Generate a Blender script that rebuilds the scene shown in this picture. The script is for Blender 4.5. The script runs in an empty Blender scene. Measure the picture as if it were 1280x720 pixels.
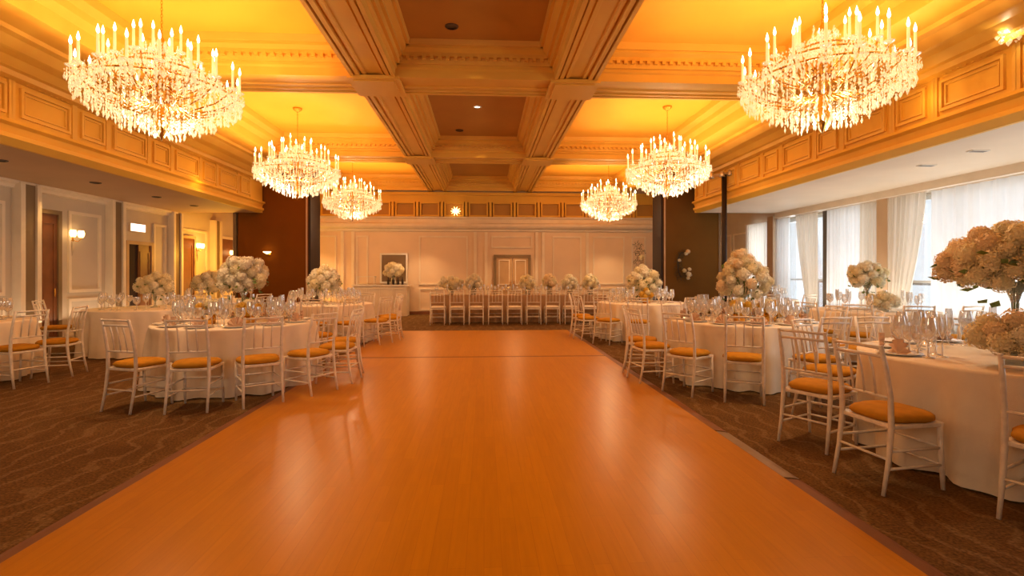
import bpy, math, random
from mathutils import Vector, Matrix
R = random.Random(7)
PI = math.pi
scene = bpy.context.scene
COL = scene.collection

# ------------------------------------------------------------------ materials
def new_mat(name):
    m = bpy.data.materials.new(name); m.use_nodes = True
    nt = m.node_tree
    for n in list(nt.nodes): nt.nodes.remove(n)
    out = nt.nodes.new('ShaderNodeOutputMaterial')
    return m, nt, out

def pbr(name, col, rough=.5, metal=0, var=.12, scale=6, bump=0, bscale=None, coat=0, sheen=0, spec=.5, trans=0):
    m, nt, out = new_mat(name)
    b = nt.nodes.new('ShaderNodeBsdfPrincipled')
    tc = nt.nodes.new('ShaderNodeTexCoord')
    nz = nt.nodes.new('ShaderNodeTexNoise'); nz.inputs['Scale'].default_value = scale; nz.inputs['Detail'].default_value = 4
    nt.links.new(tc.outputs['Object'], nz.inputs['Vector'])
    rp = nt.nodes.new('ShaderNodeValToRGB')
    rp.color_ramp.elements[0].position = .3; rp.color_ramp.elements[1].position = .7
    rp.color_ramp.elements[0].color = tuple(c*(1-var) for c in col[:3]) + (1,)
    rp.color_ramp.elements[1].color = tuple(min(1, c*(1+var)) for c in col[:3]) + (1,)
    nt.links.new(nz.outputs['Fac'], rp.inputs['Fac'])
    nt.links.new(rp.outputs['Color'], b.inputs['Base Color'])
    b.inputs['Roughness'].default_value = rough; b.inputs['Metallic'].default_value = metal
    b.inputs['Specular IOR Level'].default_value = spec
    b.inputs['Coat Weight'].default_value = coat
    b.inputs['Sheen Weight'].default_value = sheen
    if bump:
        n2 = nt.nodes.new('ShaderNodeTexNoise'); n2.inputs['Scale'].default_value = bscale or scale*8
        nt.links.new(tc.outputs['Object'], n2.inputs['Vector'])
        bp = nt.nodes.new('ShaderNodeBump'); bp.inputs['Strength'].default_value = bump; bp.inputs['Distance'].default_value = .02
        nt.links.new(n2.outputs['Fac'], bp.inputs['Height']); nt.links.new(bp.outputs['Normal'], b.inputs['Normal'])
    last = b
    if trans:
        t = nt.nodes.new('ShaderNodeBsdfTranslucent'); nt.links.new(rp.outputs['Color'], t.inputs['Color'])
        mx = nt.nodes.new('ShaderNodeMixShader'); mx.inputs[0].default_value = trans
        nt.links.new(b.outputs[0], mx.inputs[1]); nt.links.new(t.outputs[0], mx.inputs[2]); last = mx
    nt.links.new(last.outputs[0], out.inputs[0])
    return m

def emit(name, col, st, sample=False):
    m, nt, out = new_mat(name)
    e = nt.nodes.new('ShaderNodeEmission'); e.inputs[0].default_value = (*col, 1); e.inputs[1].default_value = st
    nt.links.new(e.outputs[0], out.inputs[0])
    if not sample:
        m.cycles.emission_sampling = 'NONE'
    return m

def glassy(name, col=(1, 1, 1), clear=.72, white=.1, rough=.06, glow=0, glowcol=(1, .8, .5)):
    m, nt, out = new_mat(name)
    tr = nt.nodes.new('ShaderNodeBsdfTransparent'); tr.inputs[0].default_value = (*col, 1)
    gl = nt.nodes.new('ShaderNodeBsdfGlossy'); gl.inputs['Roughness'].default_value = rough
    df = nt.nodes.new('ShaderNodeBsdfDiffuse'); df.inputs[0].default_value = (*[min(1, c*.95) for c in col], 1)
    nz = nt.nodes.new('ShaderNodeTexNoise'); nz.inputs['Scale'].default_value = 30
    fr = nt.nodes.new('ShaderNodeLayerWeight'); fr.inputs[0].default_value = .35
    m1 = nt.nodes.new('ShaderNodeMixShader'); m1.inputs[0].default_value = white
    nt.links.new(gl.outputs[0], m1.inputs[1]); nt.links.new(df.outputs[0], m1.inputs[2])
    ma = nt.nodes.new('ShaderNodeMath'); ma.operation = 'MULTIPLY_ADD'
    ma.inputs[1].default_value = clear; ma.inputs[2].default_value = 1-clear; ma.use_clamp = True
    nt.links.new(fr.outputs['Facing'], ma.inputs[0])
    m2 = nt.nodes.new('ShaderNodeMixShader')
    nt.links.new(ma.outputs[0], m2.inputs[0]); nt.links.new(tr.outputs[0], m2.inputs[1]); nt.links.new(m1.outputs[0], m2.inputs[2])
    last = m2
    if glow:
        em = nt.nodes.new('ShaderNodeEmission'); em.inputs[0].default_value = (*glowcol, 1); em.inputs[1].default_value = glow
        ad = nt.nodes.new('ShaderNodeAddShader'); nt.links.new(m2.outputs[0], ad.inputs[0]); nt.links.new(em.outputs[0], ad.inputs[1]); last = ad
    nt.links.new(last.outputs[0], out.inputs[0])
    m.cycles.emission_sampling = 'NONE'
    return m

def curtain_mat(name, col, see=.3, tl=.5):
    m, nt, out = new_mat(name)
    tc = nt.nodes.new('ShaderNodeTexCoord')
    wv = nt.nodes.new('ShaderNodeTexNoise'); wv.inputs['Scale'].default_value = 3
    nt.links.new(tc.outputs['Object'], wv.inputs['Vector'])
    rp = nt.nodes.new('ShaderNodeValToRGB')
    rp.color_ramp.elements[0].color = tuple(c*.92 for c in col)+(1,); rp.color_ramp.elements[1].color = (*col, 1)
    nt.links.new(wv.outputs['Fac'], rp.inputs['Fac'])
    d = nt.nodes.new('ShaderNodeBsdfDiffuse'); t = nt.nodes.new('ShaderNodeBsdfTranslucent'); tr = nt.nodes.new('ShaderNodeBsdfTransparent')
    nt.links.new(rp.outputs[0], d.inputs[0]); nt.links.new(rp.outputs[0], t.inputs[0])
    a = nt.nodes.new('ShaderNodeMixShader'); a.inputs[0].default_value = tl
    nt.links.new(d.outputs[0], a.inputs[1]); nt.links.new(t.outputs[0], a.inputs[2])
    b = nt.nodes.new('ShaderNodeMixShader'); b.inputs[0].default_value = see
    nt.links.new(a.outputs[0], b.inputs[1]); nt.links.new(tr.outputs[0], b.inputs[2])
    nt.links.new(b.outputs[0], out.inputs[0])
    return m

def wood_floor(name):
    m, nt, out = new_mat(name)
    b = nt.nodes.new('ShaderNodeBsdfPrincipled')
    tc = nt.nodes.new('ShaderNodeTexCoord')
    mp = nt.nodes.new('ShaderNodeMapping'); mp.inputs['Rotation'].default_value = (0, 0, PI/2)
    nt.links.new(tc.outputs['Object'], mp.inputs['Vector'])
    br = nt.nodes.new('ShaderNodeTexBrick')
    br.inputs['Scale'].default_value = 1; br.inputs['Brick Width'].default_value = .95; br.inputs['Row Height'].default_value = .085
    br.inputs['Mortar Size'].default_value = .0012; br.inputs['Bias'].default_value = 0
    br.inputs['Color1'].default_value = (.52, .222, .005, 1); br.inputs['Color2'].default_value = (.48, .202, .005, 1)
    br.inputs['Mortar'].default_value = (.42, .17, .005, 1)
    nt.links.new(mp.outputs[0], br.inputs['Vector'])
    mp2 = nt.nodes.new('ShaderNodeMapping'); mp2.inputs['Scale'].default_value = (14, .9, 1)
    nt.links.new(tc.outputs['Object'], mp2.inputs['Vector'])
    nz = nt.nodes.new('ShaderNodeTexNoise'); nz.inputs['Scale'].default_value = 3; nz.inputs['Detail'].default_value = 6
    nt.links.new(mp2.outputs[0], nz.inputs['Vector'])
    rp = nt.nodes.new('ShaderNodeValToRGB'); rp.color_ramp.elements[0].color = (.84, .80, .72, 1); rp.color_ramp.elements[1].color = (1.08, 1.08, 1.08, 1)
    nt.links.new(nz.outputs['Fac'], rp.inputs['Fac'])
    mx = nt.nodes.new('ShaderNodeMixRGB'); mx.blend_type = 'MULTIPLY'; mx.inputs[0].default_value = 1
    nt.links.new(br.outputs['Color'], mx.inputs[1]); nt.links.new(rp.outputs[0], mx.inputs[2])
    nt.links.new(mx.outputs[0], b.inputs['Base Color'])
    b.inputs['Roughness'].default_value = .30
    b.inputs['Specular IOR Level'].default_value = .20
    b.inputs['Specular Tint'].default_value = (1, .62, .2, 1)
    nt.links.new(b.outputs[0], out.inputs[0])
    return m

def carpet_mat(name):
    m, nt, out = new_mat(name)
    b = nt.nodes.new('ShaderNodeBsdfPrincipled')
    tc = nt.nodes.new('ShaderNodeTexCoord')
    # swirling vine pattern over a brown ground
    nz = nt.nodes.new('ShaderNodeTexNoise'); nz.inputs['Scale'].default_value = 1.4; nz.inputs['Detail'].default_value = 3; nz.inputs['Distortion'].default_value = 1.6
    nt.links.new(tc.outputs['Object'], nz.inputs['Vector'])
    r1 = nt.nodes.new('ShaderNodeValToRGB')
    e = r1.color_ramp.elements
    e[0].position = .25; e[0].color = (.125, .065, .022, 1); e[1].position = .75; e[1].color = (.19, .108, .040, 1)
    x = e.new(.5); x.color = (.155, .085, .029, 1)
    nt.links.new(nz.outputs['Fac'], r1.inputs['Fac'])
    wv = nt.nodes.new('ShaderNodeTexWave'); wv.inputs['Scale'].default_value = 1.5; wv.inputs['Distortion'].default_value = 9; wv.inputs['Detail'].default_value = 2; wv.inputs['Detail Scale'].default_value = 1.4
    nt.links.new(tc.outputs['Object'], wv.inputs['Vector'])
    r2 = nt.nodes.new('ShaderNodeValToRGB')
    r2.color_ramp.elements[0].position = .84; r2.color_ramp.elements[0].color = (0, 0, 0, 1)
    r2.color_ramp.elements[1].position = .97; r2.color_ramp.elements[1].color = (.55, .55, .55, 1)
    nt.links.new(wv.outputs['Fac'], r2.inputs['Fac'])
    mx = nt.nodes.new('ShaderNodeMixRGB'); mx.inputs[2].default_value = (.25, .16, .075, 1)
    nt.links.new(r2.outputs[0], mx.inputs[0]); nt.links.new(r1.outputs[0], mx.inputs[1])
    fz = nt.nodes.new('ShaderNodeTexNoise'); fz.inputs['Scale'].default_value = 60; fz.inputs['Detail'].default_value = 3
    nt.links.new(tc.outputs['Object'], fz.inputs['Vector'])
    r3 = nt.nodes.new('ShaderNodeValToRGB'); r3.color_ramp.elements[0].position = .3; r3.color_ramp.elements[0].color = (.55, .55, .55, 1); r3.color_ramp.elements[1].position = .7; r3.color_ramp.elements[1].color = (1.35, 1.35, 1.35, 1)
    nt.links.new(fz.outputs['Fac'], r3.inputs['Fac'])
    m2 = nt.nodes.new('ShaderNodeMixRGB'); m2.blend_type = 'MULTIPLY'; m2.inputs[0].default_value = 1
    nt.links.new(mx.outputs[0], m2.inputs[1]); nt.links.new(r3.outputs[0], m2.inputs[2])
    nt.links.new(m2.outputs[0], b.inputs['Base Color'])
    b.inputs['Roughness'].default_value = .95; b.inputs['Specular IOR Level'].default_value = .1
    bp = nt.nodes.new('ShaderNodeBump'); bp.inputs['Strength'].default_value = .5; bp.inputs['Distance'].default_value = .01
    nt.links.new(fz.outputs['Fac'], bp.inputs['Height']); nt.links.new(bp.outputs[0], b.inputs['Normal'])
    nt.links.new(b.outputs[0], out.inputs[0])
    return m

M = dict(
    gold=pbr('amber lit plaster', (.80, .485, .07), .55, var=.03, scale=2),  # amber light on the plaster is put into its base colour
    goldtrim=pbr('amber lit moulding', (.80, .50, .095), .45, var=.03, scale=2),  # amber light put into the moulding colour too
    coffer=pbr('dim lit coffer plaster', (.52, .29, .06), .6, var=.05, scale=2),  # darker copy of the coffer plaster, weaker light put into the tone
    cove=pbr('bright lit coffer plaster', (.92, .54, .085), .6, var=.04, scale=1),  # brighter copy, the side coffers' lighting is put into the colour
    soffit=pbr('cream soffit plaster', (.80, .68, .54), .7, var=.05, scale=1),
    soffit_dim=pbr('dim lit soffit plaster', (.52, .36, .22), .7, var=.05, scale=1),  # same plaster as the other soffit, its weaker light put into the colour
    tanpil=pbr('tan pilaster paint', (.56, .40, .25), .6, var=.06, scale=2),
    cushw=pbr('white seat fabric', (.74, .64, .52), .8, var=.08, scale=12),
    farwall=pbr('peach wall paint', (.78, .62, .46), .6, var=.04, scale=1.5),
    sidewall=pbr('grey beige wall paint', (.62, .54, .44), .6, var=.05, scale=1.5),
    walltrim=pbr('cream wall moulding', (.80, .70, .57), .5, var=.05, scale=3),
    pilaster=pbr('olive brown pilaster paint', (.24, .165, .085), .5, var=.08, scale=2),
    doorwood=pbr('brown door wood', (.20, .075, .025), .45, var=.2, scale=3),
    doorlight=pbr('pale door wood', (.50, .33, .18), .5, var=.1, scale=3),
    darkgap=pbr('dark doorway', (.035, .015, .008), .8),
    partl=pbr('dark brown partition fabric', (.21, .075, .008), .85, var=.08, scale=1.2, spec=.1),
    partr=pbr('olive brown partition fabric', (.17, .088, .020), .85, var=.08, scale=1.2, spec=.1),
    partedge=pbr('near black partition edge', (.022, .009, .005), .6),
    black=pbr('black painted metal', (.015, .012, .01), .4),
    carpet=carpet_mat('patterned brown carpet'),
    dance=wood_floor('orange wood dance floor'),
    strip=pbr('bare metal floor strip', (.40, .30, .22), .35, metal=.6),
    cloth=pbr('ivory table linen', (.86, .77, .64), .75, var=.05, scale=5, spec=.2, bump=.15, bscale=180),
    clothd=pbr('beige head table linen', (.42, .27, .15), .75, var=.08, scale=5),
    chair=pbr('silver white chair lacquer', (.82, .75, .66), .28, var=.1, scale=20, coat=.3),
    cushion=pbr('gold seat fabric', (.52, .26, .022), .8, var=.12, scale=12, spec=.15),
    brass=pbr('gilt brass', (.70, .42, .10), .25, metal=1),
    candle=glassy('glowing candle sleeve', (1, .9, .7), clear=.1, white=.9, glow=.55, glowcol=(1, .70, .32)),  # glow added so the sleeve looks lit by its bulb
    flame=emit('candle bulb glow', (1, .84, .52), 6),
    crystal=glassy('glowing crystal glass', (1, .96, .88), clear=.5, white=.36, rough=.12, glow=.26, glowcol=(1, .74, .42)),  # faint glow stands in for bulb light caught in the crystals
    glass=glassy('clear drinking glass', (1, 1, 1), clear=.55, white=.4, rough=.03),
    vase=glassy('clear vase glass', (.95, 1, .95), clear=.5, white=.25, rough=.04),
    pane=glassy('window glass', (.96, .98, 1), clear=.96, white=0, rough=.02),
    plate=pbr('white china', (.82, .78, .72), .2, var=.03, coat=.4),
    napkin=pbr('peach napkin linen', (.72, .52, .38), .8, var=.08),
    sheer=curtain_mat('white sheer curtain', (.86, .85, .83), .10, .32),
    drape=curtain_mat('cream drape', (.80, .73, .63), .03, .28),
    white=pbr('white flower petals', (.88, .83, .68), .6, var=.12, scale=25, trans=.25),
    cream=pbr('cream flower petals', (.90, .80, .56), .6, var=.15, scale=25, trans=.25),
    tan=pbr('peach flower petals', (.90, .73, .50), .6, var=.15, scale=25, trans=.25),
    yellow=pbr('golden yellow petals', (.75, .48, .06), .6, var=.2, scale=25, trans=.2),
    green=pbr('green leaves', (.16, .22, .055), .5, var=.3, scale=20, trans=.2),
    dkgreen=pbr('dark leaves', (.05, .05, .025), .5, var=.3, scale=20),
    lamp=emit('lit lamp glass', (1, .62, .24), 5),
    signlit=emit('lit sign face', (1, .80, .68), 2.2),
    downlit=emit('lit downlight lens', (1, .85, .6), 4),
    winframe=pbr('white window frame', (.7, .68, .64), .4),
    metal=pbr('grey vent metal', (.12, .09, .06), .5),
    mirror=pbr('mirror glass', (.55, .48, .36), .08, metal=1, var=.02),
    steel=pbr('light steel', (.75, .7, .62), .3, metal=.7),
    mauve=pbr('grey pink wall fabric', (.66, .55, .43), .8, trans=.1),
)

# ------------------------------------------------------------------ mesh helpers
class MB:
    def __init__(s): s.v = []; s.f = []
    def add(s, vs, fs):
        o = len(s.v); s.v += [tuple(v) for v in vs]; s.f += [tuple(i+o for i in f) for f in fs]; return s
    def box(s, x0, x1, y0, y1, z0, z1):
        return s.add([(x0,y0,z0),(x1,y0,z0),(x1,y1,z0),(x0,y1,z0),(x0,y0,z1),(x1,y0,z1),(x1,y1,z1),(x0,y1,z1)],
                     [(0,3,2,1),(4,5,6,7),(0,1,5,4),(1,2,6,5),(2,3,7,6),(3,0,4,7)])
    def tube(s, pts, rad, n=8, caps=True):
        pts = [Vector(p) for p in pts]
        if not isinstance(rad, (list, tuple)): rad = [rad]*len(pts)
        rings = []; vs = []
        up = Vector((0, 0, 1))
        d0 = (pts[1]-pts[0]).normalized()
        a = d0.orthogonal().normalized() if abs(d0.dot(up)) > .95 else d0.cross(up).normalized()
        for i, p in enumerate(pts):
            d = (pts[min(i+1, len(pts)-1)]-pts[max(i-1, 0)]).normalized()
            a = (a-d*a.dot(d))
            a = a.normalized() if a.length > 1e-6 else d.orthogonal().normalized()
            b = d.cross(a)
            for k in range(n):
                t = 2*PI*k/n
                vs.append(p+(a*math.cos(t)+b*math.sin(t))*rad[i])
        fs = []
        for i in range(len(pts)-1):
            for k in range(n):
                fs.append((i*n+k, i*n+(k+1) % n, (i+1)*n+(k+1) % n, (i+1)*n+k))
        if caps:
            fs.append(tuple(range(n-1, -1, -1))); fs.append(tuple((len(pts)-1)*n+k for k in range(n)))
        return s.add(vs, fs)
    def lathe(s, prof, n=12, c=(0, 0, 0)):
        vs = []; fs = []
        for r, z in prof:
            for k in range(n):
                t = 2*PI*k/n; vs.append((c[0]+r*math.cos(t), c[1]+r*math.sin(t), c[2]+z))
        for i in range(len(prof)-1):
            for k in range(n):
                fs.append((i*n+k, i*n+(k+1) % n, (i+1)*n+(k+1) % n, (i+1)*n+k))
        return s.add(vs, fs)
    def octa(s, c, r, h):
        x, y, z = c
        return s.add([(x+r,y,z),(x,y+r,z),(x-r,y,z),(x,y-r,z),(x,y,z+h),(x,y,z-h)],
                     [(0,1,4),(1,2,4),(2,3,4),(3,0,4),(1,0,5),(2,1,5),(3,2,5),(0,3,5)])
    def sweep_y(s, prof, y0, y1):      # prof: list of (x,z)
        n = len(prof)
        vs = [(x, y0, z) for x, z in prof]+[(x, y1, z) for x, z in prof]
        fs = [(i, i+1, n+i+1, n+i) for i in range(n-1)]
        return s.add(vs, fs)
    def sweep_x(s, prof, x0, x1):      # prof: list of (y,z)
        n = len(prof)
        vs = [(x0, y, z) for y, z in prof]+[(x1, y, z) for y, z in prof]
        fs = [(i, i+1, n+i+1, n+i) for i in range(n-1)]
        return s.add(vs, fs)
    def frame(s, plane, at, depth, a0, a1, z0, z1, w=.04):
        """rectangular moulding on a wall. plane 'x': at x=at spanning y=a0..a1 ; plane 'y': at y=at spanning x"""
        lo, hi = min(at, at+depth), max(at, at+depth)
        def bx(p0, p1, q0, q1):
            if plane == 'x': s.box(lo, hi, p0, p1, q0, q1)
            else: s.box(p0, p1, lo, hi, q0, q1)
        bx(a0, a1, z0, z0+w); bx(a0, a1, z1-w, z1); bx(a0, a0+w, z0+w, z1-w); bx(a1-w, a1, z0+w, z1-w)
        return s
    def mesh(s, name, mat, smooth=False):
        me = bpy.data.meshes.new(name); me.from_pydata(s.v, [], s.f); me.validate()
        if mat: me.materials.append(mat)
        if smooth:
            for p in me.polygons: p.use_smooth = True
        return me
    def build(s, name, mat, parent=None, smooth=False, bevel=0):
        o = bpy.data.objects.new(name, s.mesh(name, mat, smooth)); COL.objects.link(o)
        if parent: o.parent = parent
        if bevel:
            b = o.modifiers.new('bevel', 'BEVEL'); b.width = bevel; b.segments = 2; b.limit_method = 'ANGLE'
        return o

def put(name, me, parent=None, loc=(0,0,0), rot=(0,0,0), sc=None):
    o = bpy.data.objects.new(name, me); COL.objects.link(o)
    o.location = loc; o.rotation_euler = rot
    if sc is not None: o.scale = sc if isinstance(sc, (tuple, list)) else (sc, sc, sc)
    if parent: o.parent = parent
    return o
def tag(o, label=None, cat=None, group=None, kind=None):
    if label: o['label'] = label
    if cat: o['category'] = cat
    if group: o['group'] = group
    if kind: o['kind'] = kind
    return o
def thing(name, label, cat, loc=(0,0,0), rz=0, group=None):
    o = bpy.data.objects.new(name, None); COL.objects.link(o); o.empty_display_size = .1
    o.location = loc; o.rotation_euler = (0, 0, rz)
    return tag(o, label, cat, group)
def struct(name, mb, mat, parent=None, smooth=False):
    o = mb.build(name, mat, parent, smooth)
    if not parent: o['kind'] = 'structure'
    return o
def copy_tree(o, parent=None):
    c = o.copy(); COL.objects.link(c)
    if parent: c.parent = parent
    for ch in list(o.children): copy_tree(ch, c)
    return c
def ordinal(i): return ['first', 'second', 'third', 'fourth', 'fifth', 'sixth', 'seventh', 'eighth', 'ninth', 'tenth', 'eleventh', 'twelfth'][i]

# ------------------------------------------------------------------ room numbers (metres, camera at x=0 y=0 looking along +y)
XL, XR = -8.2, 8.1          # side walls
YB, YF = -3.2, 17.5         # back and far walls
ZS, ZB, ZC = 3.0, 4.15, 4.62   # soffit, beam underside, coffer ceiling
FL, FR = -6.0, 5.7          # balcony edges
EL, ER = 14.0, 13.35        # where the balconies end

# ------------------------------------------------------------------ setting: shell
struct('floor', MB().box(XL-.2, XR+.2, YB, YF+.1, -.1, 0), M['carpet'])
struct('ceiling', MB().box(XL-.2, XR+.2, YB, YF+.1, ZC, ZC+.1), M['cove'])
struct('wall_back', MB().box(XL-.2, XR+.2, YB-.1, YB, 0, ZC), M['farwall'])
struct('wall_left', MB().box(XL-.1, XL, YB, YF, 0, ZC), M['sidewall'])
struct('wall_far', MB().box(XL-.1, XR+.1, YF, YF+.1, 0, ZC), M['farwall'])
# central coffer panels, weaker light there put into a darker tone
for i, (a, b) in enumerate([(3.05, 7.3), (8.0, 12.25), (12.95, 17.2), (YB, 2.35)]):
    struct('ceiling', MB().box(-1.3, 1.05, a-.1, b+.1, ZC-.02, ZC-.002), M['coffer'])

# longitudinal beams
def beam_prof(c, h):
    r = [(-h-.24, ZC), (-h-.22, ZC-.09), (-h-.18, ZC-.09), (-h-.18, ZC-.12), (-h-.12, ZC-.16), (-h-.12, ZC-.21), (-h-.08, ZC-.21), (-h-.07, ZC-.30), (-h-.03, ZC-.30), (-h-.03, ZC-.34), (-h, ZC-.36), (-h, ZB), (-h+.05, ZB), (-h+.05, ZB+.05), (-h+.075, ZB+.05), (-h+.075, ZB+.012), (-h+.13, ZB+.012), (-h+.135, ZB+.055), (-h+.16, ZB+.055), (-h+.165, ZB+.03), (-.10, ZB+.03), (-.09, ZB+.05)]
    full = r + [(-x, z) for x, z in reversed(r)]
    return [(c+x, z) for x, z in full]
ti = 1
for c in (-1.56, 1.315):
    struct('trim_%d' % ti, MB().sweep_y(beam_prof(c, .31), YB, YF), M['goldtrim']); ti += 1
# cross beams
CB = [(2.35, 3.05), (7.3, 8.0), (12.25, 12.95), (17.15, 17.85)]
def cross_prof(y0, y1):
    c = (y0+y1)/2; h = (y1-y0)/2
    return beam_prof(c, h)
for (y0, y1) in CB:
    mb = MB()
    for x0, x1 in ((-4.9, -1.8), (-1.3, 1.06), (1.55, 4.75)):
        mb.sweep_x(cross_prof(y0, min(y1, YF+.3)), x0, x1)
        # dentil row under the cornice on the near face
        n = int((x1-x0)/.11)
        for k in range(n):
            mb.box(x0+k*.11, x0+k*.11+.05, y0-.13, y0-.07, ZC-.25, ZC-.20)
    struct('trim_%d' % ti, mb, M['goldtrim']); ti += 1
    mb = MB()
    for c in (-1.56, 1.315):
        if y1 > YF: continue
        mb.box(c-.36, c+.36, y0-.02, y1+.02, ZB-.03, ZB+.02)
        mb.box(c-.29, c+.29, y0+.05, y1-.05, ZB-.045, ZB-.03)
        mb.box(c-.24, c+.24, y0+.10, y1-.10, ZB-.03, ZB-.028)
    if mb.v: struct('trim_%d' % ti, mb, M['goldtrim']); ti += 1

# balcony fronts (fascia with panels) and their soffits
def fascia(sgn, edge, yend):
    global ti
    def X(d): return edge + sgn*d          # d towards the room centre
    # half beam of the coffer edge
    prof = [(X(1.42), ZC), (X(1.40), ZC-.10), (X(1.30), ZC-.16), (X(1.28), ZC-.24), (X(1.17), ZC-.30), (X(1.15), ZB), (X(.73), ZB), (X(.72), ZB-.05), (X(.64), ZB-.07), (X(.55), ZB-.16), (X(.52), ZB-.17), (X(.40), ZB-.19), (X(.30), ZB-.27), (X(.24), ZB-.28), (X(.22), ZB-.34), (X(.10), ZB-.36)]
    struct('trim_%d' % ti, MB().sweep_y(prof, YB, yend).sweep_y([(X(1.42), ZC), (X(1.40), ZC-.10), (X(1.30), ZC-.16), (X(1.28), ZC-.24), (X(1.17), ZC-.30), (X(1.15), ZB), (X(.73), ZB), (X(.73), ZC)], yend, YF), M['goldtrim']); ti += 1
    # flat face, base moulding
    mb = MB().sweep_y([(X(.10), ZB-.30), (X(.10), 3.30), (X(.17), 3.29), (X(.18), 3.25), (X(.12), 3.22), (X(.08), 3.14), (X(.14), 3.12), (X(.14), 3.07), (X(.02), 2.998), (X(-.03), 2.998)], YB, yend)
    # end cap at the far end
    mb.box(min(X(.10), X(-2.5)), max(X(.10), X(-2.5)), yend-.02, yend, 3.0, ZC)
    struct('trim_%d' % ti, mb, M['gold']); ti += 1
    # panels, pilaster strips, frieze ornaments
    mb = MB(); y = YB+.2; k = 0
    f = X(.10)
    while y < yend-.5:
        w = .78 if k % 2 == 0 else .46
        if y+w > yend-.05: break
        mb.frame('x', f, sgn*.035, y, y+w, 3.36, 3.74, .035)
        mb.frame('x', f, sgn*.02, y+.06, y+w-.06, 3.42, 3.68, .018)
        for e in (y-.13, y+w+.03):
            mb.box(min(f, f+sgn*.03), max(f, f+sgn*.03), e, e+.045, 3.30, 3.80)
        # carved ornament: short row of drops over each panel
        for q in range(int(w/.09)):
            yy = y+.05+q*.09
            mb.box(min(f, f+sgn*.05), max(f, f+sgn*.05), yy, yy+.035, 3.79, 3.79+.035*(1+(q % 2)))
        y += w+.20; k += 1
    struct('trim_%d' % ti, mb, M['goldtrim']); ti += 1
    # soffit
    xw = XL if sgn > 0 else XR
    struct('ceiling', MB().box(min(xw, X(-.02)), max(xw, X(-.02)), YB, yend, 3.0, 3.06), M['soffit' if sgn < 0 else 'soffit_dim'])
    # cornice strip along the wall below the soffit
    struct('trim_%d' % ti, MB().sweep_y([(xw, 2.86), (xw+sgn*.05, 2.88), (xw+sgn*.06, 2.93), (xw+sgn*.12, 2.96), (xw+sgn*.13, 3.0)], YB, yend), M['walltrim']); ti += 1
fascia(1, FL, EL)
fascia(-1, FR, ER)

# far wall: cornice, recessed band of little panels, framed wall panels, double door
mb = MB().sweep_x([(YF, 2.80), (YF-.05, 2.82), (YF-.06, 2.88), (YF-.16, 2.92), (YF-.20, 2.98), (YF-.20, 3.06), (YF-.10, 3.10), (YF-.08, 3.22), (YF-.14, 3.26), (YF-.14, 3.30), (YF, 3.31)], XL, XR)
mb2 = MB()
mb2.box(XL, XR, YF-.12, YF, 3.80, 4.02); mb2.box(XL, XR, YF-.2, YF, 4.02, 4.12)
x = -7.9
while x < 7.8:
    mb2.frame('y', YF, -.12, x, x+.66, 3.31, 3.80, .05)
    mb2.box(x+.70, x+.78, YF-.16, YF, 3.31, 3.80)
    x += .82
struct('trim_%d' % ti, mb, M['walltrim']); ti += 1
struct('trim_%d' % ti, mb2, M['gold']); ti += 1
struct('trim_%d' % ti, MB().box(XL, XR, YF-.01, YF-.001, 3.31, 3.80), M['coffer']); ti += 1
mb = MB()
for a, b in ((-5.9, -4.95), (-4.3, -3.9), (-2.2, -.55), (2.35, 3.35), (3.75, 4.85), (5.1, 5.6)):
    mb.frame('y', YF, -.03, a, b, 1.0, 2.66, .05); mb.frame('y', YF, -.03, a, b, .12, .88, .05)
for p in (-4.8, -4.45, -.35, 0.02, 1.75, 1.98, 3.5):
    mb.box(p, p+.10, YF-.05, YF, 0, 2.80)
mb.frame('y', YF, -.04, .25, 1.65, 2.25, 2.66, .05)
struct('trim_%d' % ti, mb, M['walltrim']); ti += 1
struct('baseboard_far', MB().box(XL, XR, YF-.06, YF, 0, .1), M['doorwood'])
d = struct('door_1', MB().frame('y', YF, -.07, .33, 1.60, 0.0, 2.02, .09), M['pilaster'])
for a, b in ((.42, .955), (.975, 1.51)):
    p = MB().box(a, b, YF-.04, YF-.005, .02, 1.93).build('door_leaf', M['doorlight'], d)
    MB().frame('y', YF-.04, -.02, a+.08, b-.08, 1.0, 1.85, .03).frame('y', YF-.04, -.02, a+.08, b-.08, .15, .85, .03).build('panel_moulding', M['walltrim'], p)
    hx = b-.06 if a < .5 else a+.06
    MB().tube([(hx, YF-.08, .95), (hx, YF-.08, 1.12)], .012).build('handle', M['brass'], p)

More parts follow.
